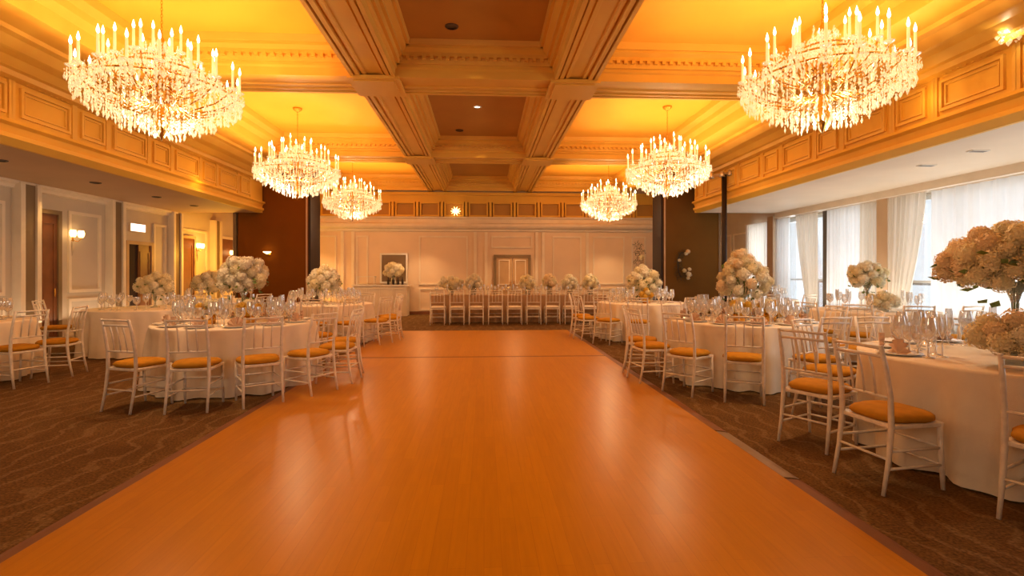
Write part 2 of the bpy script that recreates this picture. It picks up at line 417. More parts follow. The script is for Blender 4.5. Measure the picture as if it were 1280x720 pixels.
# left wall: pilasters, framed panels, doors
mb = MB()
for y in (4.4, 6.8, 9.45, 11.65, 13.85, 15.9):
    mb.box(XL, XL+.12, y, y+.24, 0, 2.98)
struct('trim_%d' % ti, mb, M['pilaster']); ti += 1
mb = MB()
for y in (4.4, 6.8, 9.45, 11.65, 13.85, 15.9):
    for e in (y-.09, y+.24):
        mb.box(XL, XL+.16, e, e+.09, 0, 2.98)
for a, b in ((2.2, 4.1), (5.0, 6.5), (7.3, 8.2), (8.35, 9.2), (10.55, 11.4), (13.15, 13.65), (14.25, 15.6)):
    mb.frame('x', XL, .04, a, b, 1.0, 2.62, .06); mb.frame('x', XL, .04, a, b, .15, .88, .06)
struct('trim_%d' % ti, mb, M['walltrim']); ti += 1
struct('baseboard_left', MB().box(XL, XL+.03, YB, YF, 0, .14), M['walltrim'])
def side_door(n, y0, y1, h, mat, leafmat, ajar=True):
    d = struct('door_%d' % n, MB().frame('x', XL, .08, y0-.08, y1+.08, -.08, h+.08, .08), mat)
    MB().box(XL, XL+.02, y0, y1, 0, h).build('doorway', M['darkgap'], d)  # flat dark sheet stands in for the unlit opening
    lf = MB().box(XL+.02, XL+.05, y0 + ((y1-y0)*.45 if ajar else 0), y1, .01, h).build('door_leaf', leafmat, d)
    MB().frame('x', XL+.05, .012, (y0+(y1-y0)*.5) if ajar else y0+.06, y1-.06, .2, h-.15, .03).build('panel_moulding', leafmat, lf)
    MB().tube([(XL+.09, y1-.1, .95), (XL+.09, y1-.1, 1.1)], .012).build('handle', M['brass'], lf)
side_door(2, 9.85, 10.25, 2.50, M['pilaster'], M['doorwood'], False)
side_door(3, 12.2, 13.0, 2.06, M['doorlight'], M['doorwood'])
side_door(4, 14.2, 14.85, 2.35, M['doorlight'], M['doorwood'], False)

# right wall with three window bays
mb = MB()
WZ0, WZ1 = .45, 2.82
bays = [(1.0, 5.2), (5.5, 9.55), (9.95, 13.55), (14.0, 15.1)]
mb.box(XR, XR+.25, YB, bays[0][0], 0, ZC)
for i, (a, b) in enumerate(bays):
    mb.box(XR, XR+.25, a, b, 0, WZ0); mb.box(XR, XR+.25, a, b, WZ1, ZC)
    e = bays[i+1][0] if i < 3 else YF
    mb.box(XR, XR+.25, b, e, 0, ZC)
struct('wall_right', mb, M['sidewall'])
mb = MB()
for y in (5.2, 9.6, 13.58):
    mb.box(XR-.22, XR, y, y+.28, 0, 2.95)
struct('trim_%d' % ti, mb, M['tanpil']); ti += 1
struct('trim_%d' % ti, MB().box(XR-.30, XR, YB, ER, 2.86, 3.0), M['walltrim']); ti += 1
mb = MB().frame('x', XR, -.03, 15.0, 16.2, .9, 2.66, .05).frame('x', XR, -.03, 16.35, 17.2, .9, 2.66, .05)
struct('trim_%d' % ti, mb, M['walltrim']); ti += 1
struct('baseboard_right', MB().box(XR-.03, XR, YB, YF, 0, .14), M['walltrim'])
for i, (a, b) in enumerate(bays):
    w = MB().frame('x', XR+.10, .08, a, b, WZ0, WZ1, .07)
    n = 3 if b-a > 2 else 1
    for k in range(1, n):
        yy = a+(b-a)*k/n; w.box(XR+.10, XR+.18, yy-.035, yy+.035, WZ0, WZ1)
    w.box(XR+.10, XR+.18, a, b, 1.20, 1.25)
    o = struct('window_%d' % (i+1), w, M['winframe'])
    MB().box(XR+.135, XR+.145, a+.05, b-.05, WZ0+.05, WZ1-.05).build('window_pane', M['pane'], o)
    MB().box(XR-.10, XR+.06, a, b, WZ0-.04, WZ0).build('window_sill', M['winframe'], o)
# central bay post between the windows
struct('trim_%d' % ti, MB().box(XR-.06, XR+.20, 11.55, 11.75, 0, 2.86), M['metal']); ti += 1
# strip of street railing outside the second window
rail = thing('balcony_railing', 'thin dark railing bar outside the window behind the right tables', 'railing', (XR+1.3, 11.0, 0))
MB().box(-.04, .04, -2.0, 3.0, 1.13, 1.18).build('top_rail', M['metal'], rail)
for k in range(6):
    MB().box(-.02, .02, -1.98+k*.98, -1.94+k*.98, -.4, 1.13).build('post', M['metal'], rail)

# partitions at the balcony ends
def partition(x0, x1, y0, y1, mat, label, edge_side):
    t = thing('partition_panel', label, 'partition', ((x0+x1)/2, (y0+y1)/2, 0))
    w = (x1-x0)/2; h = (y1-y0)/2
    e = .06
    MB().box(-w+e, w-e, -h, h, 0, ZC-.005).build('panel', mat, t)
    s = 1 if edge_side > 0 else -1
    MB().box(min(s*w, s*(w-e)), max(s*w, s*(w-e)), -h, h, 0, ZC-.005).build('end_panel', M['partedge'], t)
    MB().box(s*(w-.10)-.02, s*(w-.10)+.02, -h-.02, -h, 0, ZC-.005).build('edge_trim', M['tanpil'], t)
    MB().box(-s*w-.06*s if s > 0 else w-.06, -w+.02 if s > 0 else w, -h-.02, h, 0, ZC-.005).build('outer_trim', M['pilaster'], t)
    return t
partition(-6.62, -4.66, 14.05, 14.85, M['partl'], 'tall dark reddish brown partition at the end of the left balcony', 1)
partition(4.83, 6.5, 13.75, 14.45, M['partr'], 'tall olive brown partition at the end of the right balcony', -1)

# ------------------------------------------------------------------ dance floor
df = thing('dance_floor', 'long orange wood dance floor laid over the carpet down the middle of the hall', 'dance floor', (0, 0, 0))
MB().box(-2.27, 2.0, -2.5, 8.36, 0, .018).build('floor_panel', M['dance'], df)
MB().box(-2.27, 2.0, 8.44, 12.3, 0, .018).build('floor_panel', M['dance'], df)
MB().box(-2.27, 2.0, 8.36, 8.44, 0, .016).build('seam_strip', M['doorwood'], df)
MB().sweep_y([(2.0, .018), (2.08, .010), (2.11, .002)], -2.5, 3.3).sweep_y([(2.0, .018), (2.08, .010), (2.11, .002)], 4.35, 12.3).build('edge_strip', M['doorwood'], df)
MB().sweep_y([(2.0, .019), (2.07, .012), (2.11, .003)], 3.32, 4.32).build('edge_strip', M['strip'], df)['label'] = 'bare pale metal edge strip'
MB().sweep_y([(-2.27, .018), (-2.33, .010), (-2.37, .002)], -2.5, 12.3).build('edge_strip', M['doorwood'], df)

# ------------------------------------------------------------------ chandeliers
def make_chandelier():
    t = thing('crystal_chandelier', 'x', 'chandelier')
    # local z=0 at ceiling
    b = MB().lathe([(0, 0), (.10, 0), (.09, -.03), (.05, -.06), (.015, -.08)], 14)
    b.build('ceiling_rose', M['brass'], t, True)
    c = MB()
    for k in range(16):
        z = -.08-k*.036
        pts = []
        for q in range(9):
            a = 2*PI*q/8
            u, v = .011*math.cos(a), .022*math.sin(a)
            pts.append((u, 0, z-.018+v) if k % 2 else (0, u, z-.018+v))
        c.tube(pts, .0035, 5, False)
    c.build('chain', M['brass'], t)
    MB().lathe([(.01, -.64), (.03, -.68), (.02, -.74), (.05, -.82), (.03, -.90), (.06, -1.0), (.10, -1.10), (.06, -1.22), (.03, -1.40), (.05, -1.5), (.09, -1.58), (.05, -1.68), (.015, -1.76), (0, -1.80)], 14).build('stem', M['brass'], t, True)
    tiers = [(.84, 18, -1.20), (.56, 12, -1.02), (.28, 6, -.88)]
    fr = MB()
    for r, n, z in tiers:
        fr.tube([(r*.93*math.cos(2*PI*k/48), r*.93*math.sin(2*PI*k/48), z-.05) for k in range(49)], .010, 6, False)
    fr.build('ring_frame', M['brass'], t)
    cm = MB().tube([(0, 0, 0), (0, 0, .20)], [.016, .014], 8).mesh('candle', M['candle'], True)
    fm = MB().lathe([(.003, .20), (.014, .215), (.017, .235), (.011, .262), (.001, .295)], 8).mesh('candle_bulb', M['flame'], True)
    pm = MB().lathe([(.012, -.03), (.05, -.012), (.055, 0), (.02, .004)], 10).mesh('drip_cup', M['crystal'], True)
    ci = 0
    for ti_, (r, n, z) in enumerate(tiers):
        for k in range(n):
            a = 2*PI*(k+.37*ti_)/n
            jz = (.035 if k % 2 else 0)
            x, y = r*math.cos(a), r*math.sin(a)
            arm = MB().tube([(.05*math.cos(a), .05*math.sin(a), z-.16), (r*.4*math.cos(a), r*.4*math.sin(a), z-.26), (r*.75*math.cos(a), r*.75*math.sin(a), z-.17), (r*.97*math.cos(a), r*.97*math.sin(a), z-.05), (x, y, z+jz-.02)], [.011, .010, .009, .008, .009], 6)
            arm.build('arm', M['brass'], t, True)
            co = put('candle', cm, t, (x, y, z+jz)); put('candle_bulb', fm, co); put('drip_cup', pm, co)
    # crystal curtains
    rr = random.Random(3)
    cr = MB()
    def strand(x, y, z, n, r0=.011, step=.036):
        for q in range(n):
            s = r0*(1.5 if q == n-1 else rr.uniform(.7, 1.15))
            cr.octa((x+rr.uniform(-.004, .004), y+rr.uniform(-.004, .004), z-q*step), s, s*(2.1 if q == n-1 else 1.3))
    for r, n in ((.85, 84), (.80, 74), (.72, 66), (.63, 58), (.53, 48), (.42, 38), (.31, 28), (.19, 18), (.08, 8)):
        zt = -1.22-.36*(1-(r/.86)**1.7)
        for k in range(n):
            a = 2*PI*(k+rr.random()*.4)/n
            strand(r*math.cos(a), r*math.sin(a), zt+rr.uniform(-.02, .02), rr.choice((4, 5, 6)) if r > .3 else rr.choice((4, 5)))
    # pendants under the drip cups and swags from the crown
    for ti_, (r, n, z) in enumerate(tiers):
        for k in range(n):
            a = 2*PI*(k+.37*ti_)/n
            for q in range(7):
                b = a+2*PI*q/7
                strand(r*math.cos(a)+.05*math.cos(b), r*math.sin(a)+.05*math.sin(b), z-.02, 3)
            if ti_ < 2:
                for q in range(4):
                    a2 = a+(q-1.5)*PI/n/2
                    r0 = r*(.9-.1*(q % 2)); zt = z+.08+.05*(q % 2)
                    strand(r0*math.cos(a2), r0*math.sin(a2), zt-.06, 4, .012)
        # swags
        nn = n*2
        for k in range(nn):
            a = 2*PI*k/nn
            r1 = tiers[ti_+1][0] if ti_ < 2 else .05
            z1 = tiers[ti_+1][2] if ti_ < 2 else -.74
            L = 12
            for q in range(L):
                u = q/L; rad = r1+(r*.95-r1)*u; zz = z1+(z-z1)*u-.13*math.sin(PI*u)
                cr.octa((rad*math.cos(a), rad*math.sin(a), zz), .010, .014)
    # crown sprays
    for k in range(60):
        a = rr.random()*2*PI; r = rr.uniform(.03, .20); z = rr.uniform(-.98, -.70)
        strand(r*math.cos(a), r*math.sin(a), z, 2, .013)
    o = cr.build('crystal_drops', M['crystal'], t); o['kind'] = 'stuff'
    return t
ch0 = make_chandelier()
chs = [(-3.52, 5.80, 'crystal candle chandelier hanging nearest on the left'), (3.50, 5.12, 'crystal candle chandelier hanging nearest on the right'),
       (-3.65, 10.25, 'crystal candle chandelier second back on the left'), (3.55, 9.75, 'crystal candle chandelier second back on the right, before the olive partition'),
       (-3.65, 14.45, 'smallest looking crystal chandelier farthest back on the left'), (3.55, 14.45, 'smallest looking crystal chandelier farthest back on the right')]
for i, (x, y, lb) in enumerate(chs):
    t = ch0 if i == 0 else copy_tree(ch0)
    t.location = (x, y, ZC); t.scale = (.90, .90, 1); t['label'] = lb; t['group'] = 'crystal chandeliers in two rows'; t.rotation_euler.z = i*.31

# ------------------------------------------------------------------ chair
def make_chair():
    t = thing('chiavari_chair', 'x', 'chair')
    m = M['chair']
    sf = MB()
    sf.box(-.20, .20, -.195, .20, .405, .435)
    sf.build('seat_frame', m, t, bevel=.008)
    # soft cushion
    n = 22; prof = [(0, .435), (.90, .435), (1, .452), (.99, .470), (.90, .487), (.6, .497), (0, .501)]
    vs = []; fs = []
    for s, z in prof:
        for k in range(n):
            a = 2*PI*k/n; c, d = math.cos(a), math.sin(a)
            p = 3.2; q = (abs(c)**p+abs(d)**p)**(-1/p)
            vs.append((.205*s*q*c*(1.05 if d > 0 else .95), .205*s*q*d, z))
    for i in range(len(prof)-1):
        for k in range(n): fs.append((i*n+k, i*n+(k+1) % n, (i+1)*n+(k+1) % n, (i+1)*n+k))
    MB().add(vs, fs).build('seat_cushion', M['cushion'], t, True)
    for s in (-1, 1):
        MB().tube([(s*.185, .205, 0), (s*.185, .19, .2), (s*.185, .178, .43)], [.013, .015, .018], 8).build('leg', m, t, True)
        MB().tube([(s*.19, -.255, 0), (s*.187, -.215, .2), (s*.185, -.19, .42), (s*.185, -.195, .60), (s*.182, -.225, .78), (s*.18, -.262, .93)], [.012, .015, .018, .016, .015, .013], 8).build('leg', m, t, True)
    for z, y in ((.915, -.258), (.86, -.244)):
        MB().tube([(-.185, y, z), (0, y-.012, z+.006), (.185, y, z)], .011, 6).build('back_rail', m, t, True)
    MB().tube([(-.185, -.197, .60), (.185, -.197, .60)], .010, 6).build('back_rail', m, t, True)
    for k in range(3):
        x = -.085+k*.085
        MB().tube([(x, -.197, .60), (x*.98, -.222, .76), (x*.97, -.250, .86)], .0075, 6).build('spindle', m, t, True)
    for z in (.16, .27):
        MB().tube([(-.186, .193, z), (.186, .193, z)], .009, 6).build('stretcher', m, t, True)
        for s in (-1, 1):
            MB().tube([(s*.186, .19, z), (s*.188, -.22+z*.03, z)], .009, 6).build('stretcher', m, t, True)
    MB().tube([(-.187, -.214, .22), (.187, -.214, .22)], .009, 6).build('stretcher', m, t, True)
    return t
chair0 = make_chair(); chair_used = [False]
def place_chair(x, y, rz, label, group):
    t = chair0 if not chair_used[0] else copy_tree(chair0)
    chair_used[0] = True
    t.location = (x, y, 0); t.rotation_euler = (0, 0, rz); t['label'] = label; t['group'] = group
    return t

# ------------------------------------------------------------------ tables
def cloth_mesh(name, rt, rf, mat, seed):
    rr = random.Random(seed); n = 140
    ph = [rr.random()*6.28 for _ in range(4)]
    rows = [(0, .765), (rt*.5, .765), (rt*.97, .765), (rt*1.0, .760), (rt*1.005, .745)]
    vs = [(0, 0, .765)]; fs = []
    for r, z in rows[1:]:
        for k in range(n):
            a = 2*PI*k/n; vs.append((r*math.cos(a), r*math.sin(a), z))
    R_ = 9
    for q in range(1, R_+1):
        u = q/R_
        for k in range(n):
            a = 2*PI*k/n
            w = .5*math.sin(13*a+ph[0]+.6*math.sin(3*a+ph[1]))+.35*math.sin(22*a+ph[2])+.25*math.sin(7*a+ph[3])
            r = rt*1.005+(rf-rt)*u**.8+(w-.45)*.10*u**.5
            vs.append((r*math.cos(a), r*math.sin(a), .745*(1-u)+.012*u))
    tot = len(rows)-1+R_
    for k in range(n): fs.append((0, 1+k, 1+(k+1) % n))
    for i in range(tot-1):
        for k in range(n): fs.append((1+i*n+k, 1+(i+1)*n+k, 1+(i+1)*n+(k+1) % n, 1+i*n+(k+1) % n))
    return MB().add(vs, fs).mesh(name, mat, True)
def round_table(x, y, rt, rf, label, seed):
    t = thing('banquet_table', label, 'table', (x, y, 0), group='round banquet tables')
    put('tablecloth', cloth_mesh('tablecloth', rt, rf, M['cloth'], seed), t)
    return t

# glassware meshes
def lathe_mesh(name, prof, mat, n=12): return MB().lathe(prof, n).mesh(name, mat, True)
WINE = lathe_mesh('wine_glass', [(.036, 0), (.034, .003), (.005, .008), (.0045, .10), (.012, .112), (.034, .135), (.041, .165), (.037, .20), (.031, .235)], M['glass'])
GOB = lathe_mesh('water_goblet', [(.036, 0), (.034, .003), (.006, .010), (.006, .07), (.016, .08), (.040, .105), (.045, .14), (.041, .18)], M['glass'])
FLU = lathe_mesh('champagne_flute', [(.032, 0), (.03, .003), (.004, .008), (.004, .11), (.010, .125), (.023, .17), (.026, .22), (.022, .275)], M['glass'])
PLATE = lathe_mesh('dinner_plate', [(0, .004), (.09, .004), (.10, .008), (.145, .020), (.150, .018), (.10, .001), (0, 0)], M['plate'], 24)
def napkin_mesh():
    mb = MB(); n = 12
    # folded standing fan
    for k in range(n):
        a0 = PI*(k/n); a1 = PI*((k+1)/n)
        z = .02*((k % 2)*2-1)
        p = [(0, -.012, .02), (.10*math.cos(a0), z, .02+.11*math.sin(a0)), (.10*math.cos(a1), -z, .02+.11*math.sin(a1)), (0, .012, .02)]
        mb.add(p, [(0, 1, 2), (0, 2, 3)])
    return mb.mesh('napkin', M['napkin'])
NAP = napkin_mesh()
ncount = [0]
AVOID = [(3.50, 3.18, .36), (6.45, 7.95, .30), (-3.36, 6.44, .22), (-2.90, 6.46, .22), (3.26, 6.36, .22), (3.68, 6.42, .22), (3.35, 10.42, .22), (4.10, 3.74, .14)]
def settings(cx, cy, rt, n, phase, where, kinds=('w', 'g', 'f'), plates=False, only=None):
    rr = random.Random(int(cx*100)+int(cy*10))
    T = .766
    for k in range(n):
        a = 2*PI*k/n+phase
        if only and not only(a): continue
        def P(r, off):
            return (cx+r*math.sin(a)+off*math.cos(a), cy-r*math.cos(a)+off*math.sin(a))
        for q, (kd, r, off) in enumerate((('w', rt-.29, .155), ('g', rt-.28, .035), ('f', rt-.41, .105), ('w', rt-.43, -.015), ('g', rt-.32, -.12))):
            if q == 3 and 'x' not in kinds: continue
            if q == 4 and 'y' not in kinds: continue
            if kd not in kinds: continue
            me, nm, lb = {'w': (WINE, 'wine_glass', 'tall clear stemmed wine glass'), 'g': (GOB, 'water_goblet', 'short clear water goblet'), 'f': (FLU, 'champagne_flute', 'slender clear champagne flute')}[kd]
            x, y = P(r+rr.uniform(-.01, .01), off+rr.uniform(-.01, .01))
            if any(math.hypot(x-bx, y-by) < br for bx, by, br in AVOID): continue
            o = put(nm, me, None, (x, y, T), (0, 0, rr.random()*6), rr.uniform(1.12, 1.25))
            tag(o, lb+' on the '+where, 'glass', nm.replace('_', ' ')+'s on the '+where); ncount[0] += 1
        if plates:
            x, y = P(rt-.17, 0)
            if any(math.hypot(x-bx, y-by) < br+.07 for bx, by, br in AVOID): continue
            tag(put('dinner_plate', PLATE, None, (x, y, T)), 'white dinner plate under a napkin on the '+where, 'plate', 'plates on the '+where)
            tag(put('napkin', NAP, None, (x, y, T-.012), (0, 0, a+rr.uniform(-.3, .3))), 'peach fan folded napkin on a plate on the '+where, 'napkin', 'napkins on the '+where)

# ------------------------------------------------------------------ flowers
def bloom_mesh(name, mat, n, seed, petal=.40):
    rr = random.Random(seed); mb = MB()
    # dense inner ball
    ico = []
    for i in range(n):
        z = 1-2*(i+.5)/n; r = math.sqrt(1-z*z); a = i*2.399963
        d = Vector((r*math.cos(a), r*math.sin(a), z))
        d = (d+Vector((rr.uniform(-.1, .1), rr.uniform(-.1, .1), rr.uniform(-.1, .1)))).normalized()
        c = d*rr.uniform(.72, 1.05)
        t = d.orthogonal().normalized(); b = d.cross(t)
        sp = rr.random()*6.28
        for q in range(4):
            e = sp+q*PI/2
            u = t*math.cos(e)+b*math.sin(e); w = t*math.cos(e+PI/2)+b*math.sin(e+PI/2)
            L = petal*rr.uniform(.85, 1.15)
            mb.add([c-d*.02, c+u*L*.55+w*L*.32+d*.05, c+u*L*.95+d*rr.uniform(-.04, .10), c+u*L*.55-w*L*.32+d*.05], [(0, 1, 2, 3)])
    pr = [(0, -.7)]+[(.7*math.sin(PI*q/8), -.7*math.cos(PI*q/8)) for q in range(1, 8)]+[(0, .7)]
    mb.lathe(pr, 12)
    return mb.mesh(name, mat)
BL = {k: [bloom_mesh('bloom', M[k], 54, 10+i*7) for i in range(2)] for k in ('white', 'cream', 'tan', 'yellow')}
def leaf_mesh(name, mat, n, seed, spread=1.0):
    rr = random.Random(seed); mb = MB()
    for i in range(n):
        d = Vector((rr.gauss(0, 1), rr.gauss(0, 1), rr.gauss(0, .7))).normalized()
        c = d*rr.uniform(.55, 1.0)*spread
        t = d.orthogonal().normalized(); t.rotate(Matrix.Rotation(rr.random()*6.28, 3, d))
        L = rr.uniform(.16, .30); w = t.cross(d)*L*.28
        p1 = c; p2 = c+(d*.6+t*.6)*L
        mid = (p1+p2)/2+d*L*.08
        mb.add([p1, mid+w, p2, mid-w], [(0, 1, 2, 3)])
        mb.add([p1, c*.25], [])
    return mb.mesh(name, mat)
LEAF = [leaf_mesh('foliage', M['green'], 90, s) for s in (1, 2)]
DLEAF = leaf_mesh('foliage', M['dkgreen'], 110, 5)
def arrangement(x, y, z0, zc, rx, rz, nb, br, mats, label, vase='trumpet', seed=0, shape='dome', leaf=None, vmat='vase', cap=.6, group=None):
    rr = random.Random(seed)
    t = thing('flower_arrangement', label, 'flowers', (x, y, z0), group=group)
    h = zc-z0
    vt = h-rz*.55
    if vase == 'trumpet':
        pr = [(.075, 0), (.07, .012), (.016, .03), (.014, vt*.45), (.022, vt*.7), (.075, vt), (.07, vt), (.018, vt*.72)]
    elif vase == 'cube':
        pr = [(0, .0), (.075, 0), (.085, vt*.5), (.08, vt), (.07, vt), (.06, .02), (0, .02)]
    else:
        pr = [(.09, 0), (.085, .02), (.02, .03), (.02, vt), (.10, vt+.02), (.02, vt+.03)]
    MB().lathe(pr, 16).build('vase', M[vmat], t, True)
    if vase == 'trumpet':
        st = MB()
        for k in range(7):
            a = k*.9
            st.tube([(.008*math.cos(a), .008*math.sin(a), vt*.35), (.03*math.cos(a), .03*math.sin(a), vt), (rx*.4*math.cos(a), rx*.4*math.sin(a), h)], .005, 5)
        st.build('stems', M['green'], t)
    fk = .78 if vase == 'cube' else 1.08
    f = put('foliage', leaf or LEAF[seed % 2], t, (0, 0, h-(0 if vase == 'cube' else rz*.15)), (0, 0, seed), (rx*fk, rx*fk, rz*fk))
    for i in range(nb):
        if i == 0: d = Vector((0, 0, 1))
        else:
            zz = 1-(1+cap)*(i+.5)/nb; r = math.sqrt(max(0, 1-zz*zz)); a = i*2.399963+seed
            d = Vector((r*math.cos(a), r*math.sin(a), zz))
        k = rr.uniform(.74, .98)
        if shape == 'cone':
            s = 1-.55*max(0, d.z); px, py, pz = d.x*rx*s*k*1.25, d.y*rx*s*k*1.25, d.z*rz*k*1.05
        else:
            px, py, pz = d.x*rx*k, d.y*rx*k, d.z*rz*k
        mt = rr.choice(mats)
        put('bloom', rr.choice(BL[mt]), t, (px, py, h+pz), (rr.random()*3, rr.random()*3, rr.random()*3), br*rr.uniform(.8, 1.15))
    return t

# ------------------------------------------------------------------ table layout
TBL = {
    'A': (-3.14, 6.72, .93, .99, 'round table in ivory cloth nearest on the left of the dance floor', 'nearest left table', [-19, 8, 34, 60, 86, 112, 150, 178, -150]),
    'C': (-3.25, 10.75, .92, 1.0, 'round table behind the nearest left table, beside the dance floor', 'second left dance floor table', [8, 35, 62, 90, 117, -20, 160]),
    'D': (-6.05, 9.55, .92, 1.0, 'round table in ivory cloth by the left wall, in front of the doors', 'table before the left wall doors', [-72, 150, 180, 120]),
    'E': (-7.02, 7.0, .92, .98, 'round table cut off by the left edge of the picture', 'table cut by the left picture edge', [75, 103]),
    'G': (-6.2, 12.4, .92, 1.0, 'round table farthest back on the left, near the gold lit wall', 'farthest left table', [120, 60]),
    'R1': (4.0, 3.58, 1.03, 1.05, 'large round table in ivory cloth nearest on the right', 'nearest right table', [152, 177, -148]),
    'R2': (3.42, 6.65, .93, .99, 'round table second on the right of the dance floor', 'second right table', [-26, -53, -82, -109, 9, 62, 100, 150, -165]),
    'R3': (3.4, 10.9, .92, 1.0, 'round table third on the right, before the olive partition', 'third right table', [-20, -47, -74, -101, 20, 150]),
    'R4': (6.55, 8.3, .92, 1.0, 'round table against the right hand windows', 'table by the windows', [-72, -45, -18, 10, -100]),
    'R5': (6.65, 12.2, .92, 1.0, 'round table farthest back on the right near the windows', 'farthest window table', [-20, 15]),
}
def img_x(x, y): return math.tan(math.atan2(x, y)-math.radians(3.13))
for i, (k, (x, y, rt, rf, lb, short, angs)) in enumerate(TBL.items()):
    round_table(x, y, rt, rf, lb, i)
    r = rf+.29
    pos = []
    for a in angs:
        t = math.radians(a)
        px, py = x+r*math.sin(t), y-r*math.cos(t)
        pos.append((px, py, t))
    if k == 'R1':
        pos += [(2.70, 3.27, math.radians(-82)), (2.74, 4.05, math.radians(-62)), (3.20, 2.66, math.radians(-65))]
    near = sorted([p for p in pos if p[1] <= y], key=lambda p: img_x(p[0], p[1]))
    far = sorted([p for p in pos if p[1] > y], key=lambda p: img_x(p[0], p[1]))
    for lst, side in ((near, 'near'), (far, 'far')):
        for j, (px, py, t) in enumerate(lst):
            w = (ordinal(j)+' from left,' if len(lst) > 1 else 'only one on')
            if k == 'R1' and side == 'near': pass
            place_chair(px, py, t, 'silver gold-seated chair, %s %s side of %s' % (w, side, short), 'chairs around the '+short)
settings(*TBL['A'][:3], 12, math.radians(-6), 'nearest left table', ('w', 'g', 'f', 'x', 'y'), plates=True)
settings(*TBL['R1'][:3], 12, math.radians(-10), 'nearest right table', ('w', 'g', 'f', 'x', 'y'), plates=True)
settings(*TBL['R2'][:3], 12, math.radians(-12), 'second right table', ('w', 'g', 'f', 'x', 'y'), plates=True)
settings(*TBL['C'][:3], 12, .1, 'second left dance floor table', ('w', 'g', 'f', 'x'))
settings(*TBL['R3'][:3], 12, .2, 'third right table', ('w', 'g', 'f', 'x'))
settings(*TBL['R4'][:3], 11, .2, 'table by the windows', ('w', 'f'))
settings(*TBL['E'][:3], 10, .3, 'table cut by the left picture edge', ('w', 'g'), only=lambda a: math.sin(a) > -.3)
settings(*TBL['D'][:3], 10, .3, 'table before the left wall doors', ('w', 'g'))
settings(*TBL['G'][:3], 9, .3, 'farthest left table', ('w',))
settings(*TBL['R5'][:3], 9, .3, 'farthest window table', ('w', 'f'))

T = .766
arrangement(-3.08, 6.75, T, 1.34, .27, .25, 34, .075, ['white', 'white', 'cream'], 'tall white hydrangea arrangement on the nearest left table', seed=1, group='tall centrepieces')
arrangement(-3.30, 10.8, T, 1.20, .30, .28, 22, .10, ['cream', 'white'], 'rounded cream arrangement on the second left table by the dance floor', seed=2, group='tall centrepieces')
arrangement(-5.97, 9.65, T, 1.16, .27, .20, 24, .085, ['white', 'cream'], 'wide white and green arrangement on the table before the left wall doors', seed=3, group='tall centrepieces')
arrangement(-6.48, 12.45, T, 1.15, .34, .24, 20, .11, ['cream', 'white', 'cream'], 'small greenish cream arrangement on the farthest left table', seed=4, group='tall centrepieces')
arrangement(3.47, 6.68, T, 1.31, .26, .38, 36, .072, ['cream', 'cream', 'white', 'tan'], 'pointed cream arrangement on the second right table', seed=5, shape='cone', group='tall centrepieces')
arrangement(3.45, 10.9, T, 1.18, .32, .30, 22, .10, ['white', 'cream'], 'rounded white arrangement on the third right table', seed=6, group='tall centrepieces')
arrangement(6.50, 8.35, T, 1.33, .27, .24, 24, .085, ['white', 'cream'], 'white arrangement on the table by the windows', seed=7, group='tall centrepieces')
arrangement(6.45, 7.95, T, .93, .19, .11, 10, .085, ['white', 'cream'], 'low white bouquet under the tall flowers by the windows', vase='cube', seed=8)
arrangement(4.10, 3.74, T, 1.47, .44, .28, 60, .085, ['tan', 'cream', 'cream'], 'huge peach hydrangea tree arrangement at the right edge of the picture', seed=9, group='tall centrepieces')
arrangement(3.50, 3.18, T, .955, .22, .12, 18, .078, ['cream', 'tan', 'white'], 'low peach hydrangea bouquet near the front of the nearest right table', vase='cube', seed=10)
for (x, y, lb, s) in ((-3.36, 6.44, 'small golden bouquet left of centre on the nearest left table', 11), (-2.90, 6.46, 'small golden bouquet right of centre on the nearest left table', 12),
                      (3.26, 6.36, 'small golden bouquet left of centre on the second right table', 13), (3.68, 6.42, 'small golden bouquet right of centre on the second right table', 14),
                      (3.35, 10.42, 'small golden bouquet on the third right table', 15)):
    arrangement(x, y, T, .93, .12, .10, 8, .06, ['yellow', 'yellow', 'cream'], lb, vase='cube', seed=s, vmat='brass', group='low golden bouquets')

# head table along the far wall
ht = thing('head_table', 'long straight head table in beige linen along the far wall', 'table', (1.0, 14.85, 0))
def long_cloth():
    mb = MB(); hw, hd = 2.5, .42
    per = []
    n = 240
    P = [(-hw, -hd), (hw, -hd), (hw, hd), (-hw, hd)]
    L = [2*hw, 2*hd, 2*hw, 2*hd]; tot = sum(L)
    for i in range(n):
        s = tot*i/n; e = 0
        while s > L[e]: s -= L[e]; e += 1
        a, b = P[e], P[(e+1) % 4]; u = s/L[e]
        per.append((a[0]+(b[0]-a[0])*u, a[1]+(b[1]-a[1])*u, [(0, -1), (1, 0), (0, 1), (-1, 0)][e]))
    vs = []; rows = [(.765, 0), (.75, .01), (.4, .5), (.012, 1)]
    for z, u in rows:
        for i, (x, y, nn) in enumerate(per):
            w = .03*u*math.sin(i*1.05)+.03*u
            vs.append((x+nn[0]*w, y+nn[1]*w, z))
    fs = [tuple(range(n))]
    for r in range(len(rows)-1):
        for i in range(n): fs.append((r*n+i, (r+1)*n+i, (r+1)*n+(i+1) % n, r*n+(i+1) % n))
    return mb.add(vs, fs)
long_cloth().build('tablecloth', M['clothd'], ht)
for k in range(10):
    x = -1.25+k*.52
    c = place_chair(x, 14.05, 0, 'small white-seated spindle chair, %s from the left along the head table' % ordinal(k), 'chairs along the head table')
    for ch in c.children:
        if ch.name.startswith('seat_cushion'):
            if k == 0: white_seat = ch.data.copy(); white_seat.materials[0] = M['cushw']
            ch.data = white_seat
